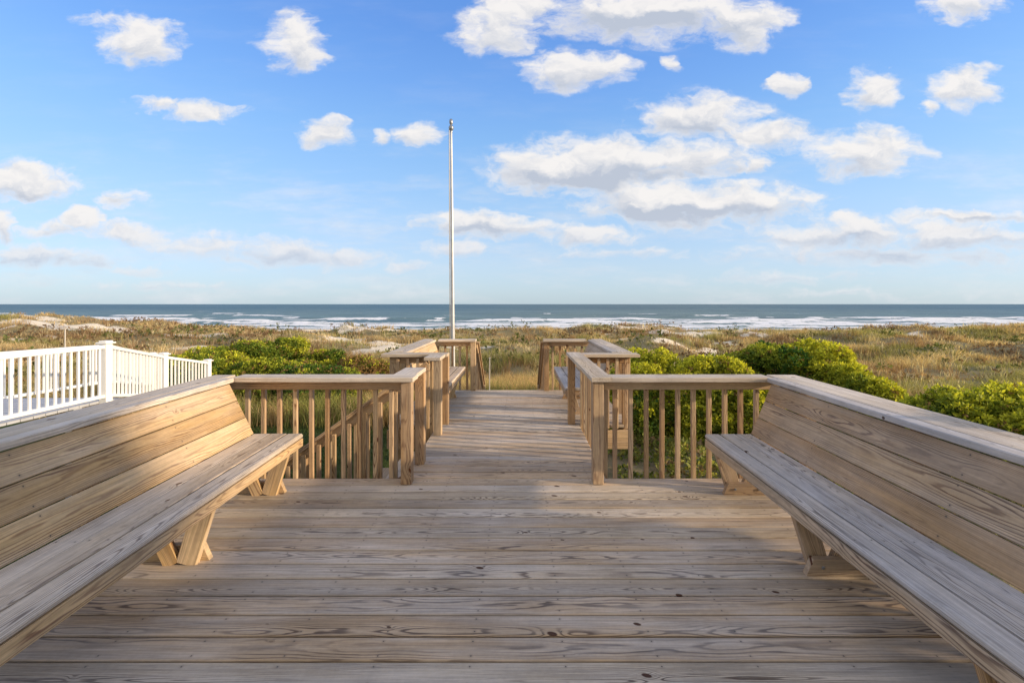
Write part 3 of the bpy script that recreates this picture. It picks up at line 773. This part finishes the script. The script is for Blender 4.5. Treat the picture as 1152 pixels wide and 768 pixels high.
# ------------------------------------------------------------------ house to the right, behind the photographer (its shadow falls on the deck)
def house():
    x0, x1, y0, y1, z0, z1 = 12.0, 19.5, -17.0, -2.55, -1.4, 5.6
    t = thing('beach_house', ((x0 + x1) / 2, (y0 + y1) / 2, z0), 'tall pale beach house to the right of and behind the deck', 'house')
    b = Boards()
    n = int((z1 - z0) / .2)
    one('wall_body', M_SIDING, t, ((x0 + x1) / 2, (y0 + y1) / 2, (z0 + z1) / 2), (x1 - x0, y1 - y0, z1 - z0), cham=.01)
    sdg = Boards()
    for i in range(n):
        z = z0 + .1 + i * .2
        sdg.add((x0 - .012, (y0 + y1) / 2, z), (y1 - y0, .19, .02), (0, 1, 0), (.08, 0, 1))
    sdg.build('siding', M_SIDING, t)
    rf = Boards(); rz = z1 + 2.3; xm = (x0 + x1) / 2; ym = (y0 + y1) / 2
    rf.span((x0 - .35, ym, z1 - .05), (xm, ym, rz), y1 - y0 + .5, .12, (0, 1, 0))
    rf.span((x1 + .35, ym, z1 - .05), (xm, ym, rz), y1 - y0 + .5, .12, (0, 1, 0))
    rf.build('roof', M_ROOF, t)
    gb = Boards()
    for y in (y0 + .1, y1 - .1):
        gb.prism([(-(x1 - x0) / 2, 0), ((x1 - x0) / 2, 0), (0, 2.2)], (xm, y, z1), (1, 0, 0), (0, 0, 1), (0, 1, 0), .12, (1, 0, 0))
    gb.build('gable', M_SIDING, t)
    for y in (-4, -8, -12):
        for z in (.6, 3.6):
            f = Boards()
            for (dy, dz, sy, szz) in ((0, .7, 1.3, .09), (0, -.7, 1.3, .09), (.6, 0, .09, 1.31), (-.6, 0, .09, 1.31), (0, 0, .05, 1.31)):
                f.add((x0 - .05, y + dy, z + dz), (.06, sy, szz))
            fo = f.build('window', M_WHITE, t)
            one('pane', M_GLASS, fo, (x0 - .032, y, z), (.02, 1.12, 1.31))
house()

# ------------------------------------------------------------------ vegetation
def frustum_ok(x, y, m=1.12, pad=2.5):
    return (x > -(CX / F) * y * m - pad) & (x < ((1152 - CX) / F) * y * m + pad)

def clear_of_deck(x, y):
    a = (x > -2.85) & (x < 2.6) & (y < 4.0)
    b_ = (x > -1.2) & (x < .95) & (y < 5.7)
    c = (x > -1.85) & (x < 1.6) & (y > 5.4) & (y < 8.0)
    d = (x > -2.95) & (x < -1.0) & (y > 4.1) & (y < 5.4)
    e = (x > -.95) & (x < .6) & (y > 7.8) & (y < 9.8)
    return ~(a | b_ | c | d | e)

SHRUBS = [  # px, y of the top, distance, half width (m), half depth, label
    (745, 392, 10.2, 1.35, 1.2, 'yellow-green shrub directly behind the right landing rail, leftmost of the right-hand thicket'),
    (800, 402, 9.4, 1.1, 1.0, 'low yellow-green shrub seen above the front-right railing, between two taller shrubs'),
    (862, 383, 10.8, 1.3, 1.2, 'tall dark green round shrub in the middle of the right-hand thicket'),
    (912, 384, 10.4, 1.3, 1.1, 'tall yellow-topped shrub where the right thicket is highest, right of the darkest one'),
    (962, 408, 9.2, .80, .9, 'mid-height bright shrub on the falling right shoulder of the thicket'),
    (990, 428, 8.5, .42, .6, 'small yellow shrub at the right end of the taller thicket'),
    (1075, 440, 7.0, .85, .8, 'low wide dark green shrub just over the right bench cap'),
    (1130, 437, 7.1, 1.1, .9, 'low wide yellow-topped shrub at the right edge of the photo over the bench cap'),
    (1180, 452, 6.4, .8, .8, 'low shrub cut by the right edge of the photo'),
    (775, 432, 9.3, .95, .7, 'smaller shrub seen between the balusters of the front-right railing'),
    (838, 430, 9.1, .9, .7, 'smaller shrub seen between the balusters beside the right bench'),
    (722, 440, 9.4, .8, .6, 'dark small shrub seen low between the balusters next to the front-right post'),
    (236, 391, 13.4, 1.3, 1.2, 'yellow-green shrub just right of the end of the white fence'),
    (278, 385, 14.6, 1.6, 1.2, 'broad green shrub above the left end of the front-left railing'),
    (322, 381, 15.5, 1.6, 1.2, 'greenest and tallest shrub above the front-left railing'),
    (366, 393, 14.6, 1.1, 1.1, 'half-browned shrub right of the greenest one on the left'),
    (212, 401, 12.2, 1.1, 1.0, 'low shrub behind the last post of the white fence'),
    (300, 404, 12.2, 1.3, 1.0, 'low front shrub behind the middle of the front-left railing'),
    (360, 412, 12.0, 1.2, 1.0, 'low brownish shrub behind the right half of the front-left railing'),
    (412, 402, 13.5, 1.2, 1.0, 'straw-coloured shrub left of the far landing'),
]

def leaves(P, N, size, cols, per=9, seed=1, spread=0.9):
    """whorls of leaves at P pointing along N"""
    rng = np.random.default_rng(seed)
    n = len(P); P = np.repeat(P, per, 0); N = np.repeat(N, per, 0); C0 = np.repeat(cols, per, 0)
    rd = rng.normal(size=(n * per, 3)); rd /= np.linalg.norm(rd, axis=1)[:, None]
    D = N * rng.uniform(.25, .9, (n * per, 1)) + rd * spread; D /= np.linalg.norm(D, axis=1)[:, None]
    S = np.cross(D, rng.normal(size=(n * per, 3))); S /= np.linalg.norm(S, axis=1)[:, None]
    L = size * rng.uniform(.5, 1.4, (n * per, 1)); Wd = L * .23
    base = P + rd * size * .12
    v0 = base; v1 = base + D * L * .55 + S * Wd; v2 = base + D * L; v3 = base + D * L * .55 - S * Wd
    V = np.stack([v0, v1, v2, v3], 1).reshape(-1, 3)
    i = np.arange(n * per) * 4
    Fc = np.stack([i, i + 1, i + 2, i + 3], 1)
    cc = C0 * rng.uniform(.55, 1.4, (n * per, 1))
    return V, Fc, np.repeat(cc, 4, 0)

def shrub_mesh(rx, ry, h, seed, yellow, brown, leaf=.07, dome=.55):
    rng = np.random.default_rng(seed)
    nl = int(20 + 16 * rx) * (1 if dome > .3 else 2)
    lobes = []
    for i in range(nl):
        a = rng.uniform(0, 2 * math.pi); q = math.sqrt(rng.uniform(0, 1)) * .82
        cx, cy = math.cos(a) * q * rx, math.sin(a) * q * ry
        zz = h * (1 - dome * q ** 2) * rng.uniform(.62 if dome > .3 else .8, .97)
        r = rng.uniform(.15, .33) * min(1.25, max(.8, rx))
        lobes.append((cx, cy, min(zz, h - r * .75), r))
        if i % 2 == 0: lobes.append((cx * 1.12, cy * 1.12, zz * .5, r * 1.15))
        if i % 3 == 0: lobes.append((cx * 1.15, cy * 1.15, zz * .2, r * 1.0))
    P = []; N = []; C = []
    for (cx, cy, cz, r) in lobes:
        m = int(185 * (r / .3) ** 2)
        d = rng.normal(size=(m, 3)); d /= np.linalg.norm(d, axis=1)[:, None]
        keep = d[:, 2] > -.55; d = d[keep]
        rr = r * (rng.uniform(.55, 1.08, (len(d), 1)) ** .6)
        p = np.array([cx, cy, cz]) + d * rr * np.array([1, 1, .85])
        P.append(p); N.append(d * .6 + np.array([0, 0, .55]))
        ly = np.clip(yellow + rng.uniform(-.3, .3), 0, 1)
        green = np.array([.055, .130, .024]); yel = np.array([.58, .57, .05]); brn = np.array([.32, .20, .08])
        tip = np.clip((rr[:, 0] / r - .58) * 2.4, 0, 1) * np.clip(d[:, 2] * .7 + .65, 0, 1)      # new growth at shoot tips; sunlit tops and shaded insides also coloured in
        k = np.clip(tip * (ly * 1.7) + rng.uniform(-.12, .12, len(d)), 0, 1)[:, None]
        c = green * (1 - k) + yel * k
        bm_ = (rng.uniform(0, 1, (len(d), 1)) < brown).astype(float)
        C.append(c * (1 - bm_) + brn * bm_)
    P = np.concatenate(P); N = np.concatenate(N); C = np.concatenate(C)
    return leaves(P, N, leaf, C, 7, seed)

ADDED_SHADE_SHRUBS = [(3.55, 1.45, 1.12, .95, 1.0, 'round unseen shrub added outside the right bench to block low sun'),  # added out of view to stop low sun passing under the right bench
               (3.6, .40, 1.15, 1.0, 1.1, 'fuller unseen shrub added beside the near half of the right bench to shade the deck'),
               (3.5, -1.1, 1.1, .8, 1.0, 'low unseen shrub added behind the near end of the right bench to shade the deck')]
def build_shrubs():
    rows = [((px - CX) / F * y, y, EYE - (py - HY) * y / F, rx, ry, lb, px) for (px, py, y, rx, ry, lb) in SHRUBS]
    rows += [(x, y, z, rx, ry, lb, 1000) for (x, y, z, rx, ry, lb) in ADDED_SHADE_SHRUBS]
    for i, (x, y, ztop, rx, ry, label, px) in enumerate(rows):
        gz = float(height(x, y))
        h = ztop - gz
        left = px < 500
        yellow = (.34 if left else .60) + {2: -.45, 0: .2, 6: -.2, 3: .1, 12: .12, 14: .05, 11: -.3, 18: -.2}.get(i, 0)
        brown = {15: .18, 18: .15, 19: .75, 17: .08}.get(i, .06 if left else .03)
        t = thing('shrub', (x, y, gz), label, 'shrub', 'shrubs left of the walkway' if left else 'shrubs right of the deck')
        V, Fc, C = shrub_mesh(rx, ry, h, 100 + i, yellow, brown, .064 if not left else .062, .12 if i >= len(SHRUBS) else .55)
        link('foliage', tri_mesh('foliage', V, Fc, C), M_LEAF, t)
        st = []; rng = random.Random(i)
        b = Boards()
        for q in range(9):
            a = rng.uniform(0, 6.28); q2 = rng.uniform(.2, .75)
            b.span((x + rng.uniform(-.1, .1), y + rng.uniform(-.1, .1), gz - .1), (x + math.cos(a) * rx * q2, y + math.sin(a) * ry * q2, gz + h * .72), .03, .03, (1, .3, 0))
        b.build('stems', M_STEM, t)
build_shrubs()

def blades(P, length, width, lean, col, seed, bend=.5):
    """curved blades: P (n,3), arrays of length n"""
    rng = np.random.default_rng(seed); n = len(P)
    a = rng.uniform(0, 2 * np.pi, n); D = np.stack([np.cos(a), np.sin(a), np.zeros(n)], 1)
    b_ = rng.uniform(0, 2 * np.pi, n); S = np.stack([np.cos(b_), np.sin(b_), np.zeros(n)], 1) * (width / 2)[:, None]
    up = np.array([0, 0, 1.0])
    L = length[:, None]; le = lean[:, None]
    m = P + up * L * .55 + D * L * le * .35
    tp = P + up * L * (1 - .25 * le) + D * L * le * (1 + bend * .3)
    V = np.stack([P - S, P + S, m + S * .8, m - S * .8, tp], 1).reshape(-1, 3)
    i = np.arange(n) * 5
    T = np.concatenate([np.stack([i, i + 1, i + 2], 1), np.stack([i, i + 2, i + 3], 1), np.stack([i + 3, i + 2, i + 4], 1)])
    C = np.repeat(col, 5, 0); C[0::5] *= .7; C[1::5] *= .7
    return V, T, C

def scatter(n, ylo, yhi, seed):
    rng = np.random.default_rng(seed)
    y = np.sqrt(rng.uniform(ylo ** 2, yhi ** 2, n)); lo = -(CX / F) * y * 1.1 - 2.5; hi = ((1152 - CX) / F) * y * 1.1 + 2.5
    x = lo + (hi - lo) * rng.uniform(0, 1, n)
    return x, y, rng

def in_shrub(x, y, k=.8):
    m = np.zeros(len(x), bool)
    for (px, py, sy, rx, ry, lb) in SHRUBS:
        sx = (px - CX) / F * sy
        m |= ((x - sx) / (rx * k)) ** 2 + ((y - sy) / (ry * k)) ** 2 < 1
    return m

def dune_grass():
    VV = []; TT = []; CC = []; base = 0
    straw = np.array([.58, .43, .23]); olive = np.array([.28, .275, .095]); rust = np.array([.35, .215, .125]); pale = np.array([.74, .62, .40])
    for (n, y0, y1, per, ln, wd) in ((2600, 4.2, 12, 16, .42, .008), (10500, 9.5, 22, 13, .42, .013), (21000, 20, 40, 10, .38, .024), (20000, 36, 58, 8, .40, .036)):
        x, y, rng = scatter(n, y0, y1, int(y1 * 7))
        sm = sandmask(x, y)
        ok = clear_of_deck(x, y) & ~in_shrub(x, y, .7) & (rng.uniform(0, 1, n) > sm * .86)
        ok &= ~((x > -13) & (x < -.9) & (y < 10.6))                         # mown lawn
        ok &= ~((x > 0) & (x < 6) & (y < 8.0))                              # leafy ground cover by the right railing
        dn = fbm(x / 2.2, y / 2.2, 51, 3); ok &= rng.uniform(0, 1, n) < sstep(.32, .52, dn) * .85 + .38
        x = x[ok]; y = y[ok]; m = len(x); z = height(x, y)
        f1 = fbm(x / 5., y / 3., 71, 3); f2 = fbm(x / 3.2, y / 2.4, 72, 3)
        g = (sstep(.46, .56, f1) * .9)[:, None]; r = (sstep(.50, .57, f2) * .9)[:, None]
        c = straw * (1 - g) + olive * g; c = c * (1 - r) + rust * r
        pl = (rng.uniform(0, 1, (m, 1)) < .16); c = np.where(pl, pale, c)
        c = c * rng.uniform(.75, 1.25, (m, 1))
        hh = ln * (0.42 + 1.15 * sstep(.3, .7, fbm(x / 1.9, y / 1.9, 53, 3))) * rng.uniform(.7, 1.3, m)
        tw = .10 if y1 < 23 else .22
        P = np.repeat(np.stack([x, y, z - .03], 1), per, 0) + rng.normal(size=(m * per, 3)) * np.array([tw, tw, 0])
        L = np.repeat(hh, per) * rng.uniform(.5, 1.15, m * per)
        V, T, C = blades(P, L, np.full(m * per, wd) * rng.uniform(.7, 1.3, m * per), rng.uniform(.1, .75, m * per), np.repeat(c, per, 0) * rng.uniform(.8, 1.2, (m * per, 1)), int(y1))
        VV.append(V); TT.append(T + base); CC.append(C); base += len(V)
    me = tri_mesh('dune_grass', np.concatenate(VV), np.concatenate(TT), np.concatenate(CC))
    tag(link('dune_grass', me, M_GRASS), 'straw, olive and rust coloured dune grass covering the dunes', 'grass', kind='stuff')
dune_grass()

def tall_grass():
    """taller straw thicket beyond the lawn, left of the walkway and around the landing"""
    rng = np.random.default_rng(5); n = 7500
    x = rng.uniform(-9.5, 6.5, n); y = rng.uniform(9.9, 16.5, n)
    ok = (rng.uniform(0, 1, n) < np.where(x < 1.2, .95, .45)) & ~in_shrub(x, y, .5) & clear_of_deck(x, y)
    x = x[ok]; y = y[ok]; m = len(x); per = 14; z = height(x, y)
    f = fbm(x / 1.6, y / 1.2, 91, 3)
    c = np.where((f > .56)[:, None], np.array([.36, .36, .11]), np.array([.66, .48, .24])) * rng.uniform(.7, 1.25, (m, 1))
    c = np.where(rng.uniform(0, 1, (m, 1)) < .15, np.array([.30, .19, .10]), c)
    P = np.repeat(np.stack([x, y, z - .03], 1), per, 0) + rng.normal(size=(m * per, 3)) * np.array([.12, .12, 0])
    hh = .72 * (.5 + fbm(x / 1.3, y / 1.3, 93, 2)) * (1 - .3 * (x > 1))
    V, T, C = blades(P, np.repeat(hh, per) * rng.uniform(.45, 1.15, m * per), rng.uniform(.006, .013, m * per), rng.uniform(.05, .6, m * per), np.repeat(c, per, 0) * rng.uniform(.75, 1.25, (m * per, 1)), 6)
    tag(link('tall_grass', tri_mesh('tall_grass', V, T, C), M_GRASS), 'tall straw-coloured grass thicket standing beyond the lawn and landing', 'grass', kind='stuff')
tall_grass()

def lawn():
    rng = np.random.default_rng(15); n = 42000
    x = rng.uniform(-9, -.8, n); y = rng.uniform(3.6, 10.3, n)
    ok = clear_of_deck(x, y) & (x > -CX / F * y - 1); x = x[ok]; y = y[ok]; m = len(x)
    P = np.stack([x, y, height(x, y)], 1)
    c = np.array([.075, .105, .030]) * rng.uniform(.6, 1.5, (m, 1))
    V, T, C = blades(P, rng.uniform(.04, .10, m), rng.uniform(.008, .014, m), rng.uniform(.1, .9, m), c, 8)
    tag(link('lawn_grass', tri_mesh('lawn_grass', V, T, C), M_GRASS), 'short green lawn grass below the side stairs', 'grass', kind='stuff')
lawn()

def ground_cover():
    rng = np.random.default_rng(25); n = 5200
    x = rng.uniform(.3, 7.5, n); y = rng.uniform(4.1, 9.0, n)
    ok = clear_of_deck(x, y) & (rng.uniform(0, 1, n) < sstep(.36, .5, fbm(x / .7, y / .7, 95, 3)))
    x = x[ok]; y = y[ok]; m = len(x); z = height(x, y) + .05 + .42 * sstep(.3, .75, fbm(x / .9, y / .9, 97, 3)) * rng.uniform(.1, 1, m)
    k = rng.uniform(0, 1, (m, 1)); c = np.array([.10, .16, .03]) * (1 - k) + np.array([.42, .40, .10]) * k
    c = np.where(rng.uniform(0, 1, (m, 1)) < .15, np.array([.24, .17, .09]), c)
    V, Fc, C = leaves(np.stack([x, y, z], 1), np.tile([0, 0, 1.0], (m, 1)), .075, c, 9, 31)
    tag(link('ground_cover', tri_mesh('ground_cover', V, Fc, C), M_LEAF), 'low leafy green ground cover beside the right railing', 'ground cover', kind='stuff')
ground_cover()

def dune_scrub():
    """low dark scrub cushions between the grasses: too many and too mixed to count"""
    x, y, rng = scatter(15000, 15, 57, 77)
    f = fbm(x / 4.2, y / 2.0, 101, 4)
    ok = (f > .51) & (sandmask(x, y) < .3) & ~in_shrub(x, y, .8); x = x[ok]; y = y[ok]; f = f[ok]; m = len(x)
    z = height(x, y) + rng.uniform(.05, 1, m) * (.12 + 2.6 * (f - .51))
    k = fbm(x / 6., y / 3., 103, 2)[:, None]
    c = np.where(k > .5, np.array([.13, .15, .045]), np.array([.22, .14, .08])) * rng.uniform(.6, 1.3, (m, 1))
    V, Fc, C = leaves(np.stack([x, y, z], 1), np.tile([0, 0, 1.0], (m, 1)), .17, c, 10, 33, 1.1)
    tag(link('dune_scrub', tri_mesh('dune_scrub', V, Fc, C), M_LEAF), 'low dark olive and brown scrub in patches on the dunes', 'scrub', kind='stuff')
dune_scrub()
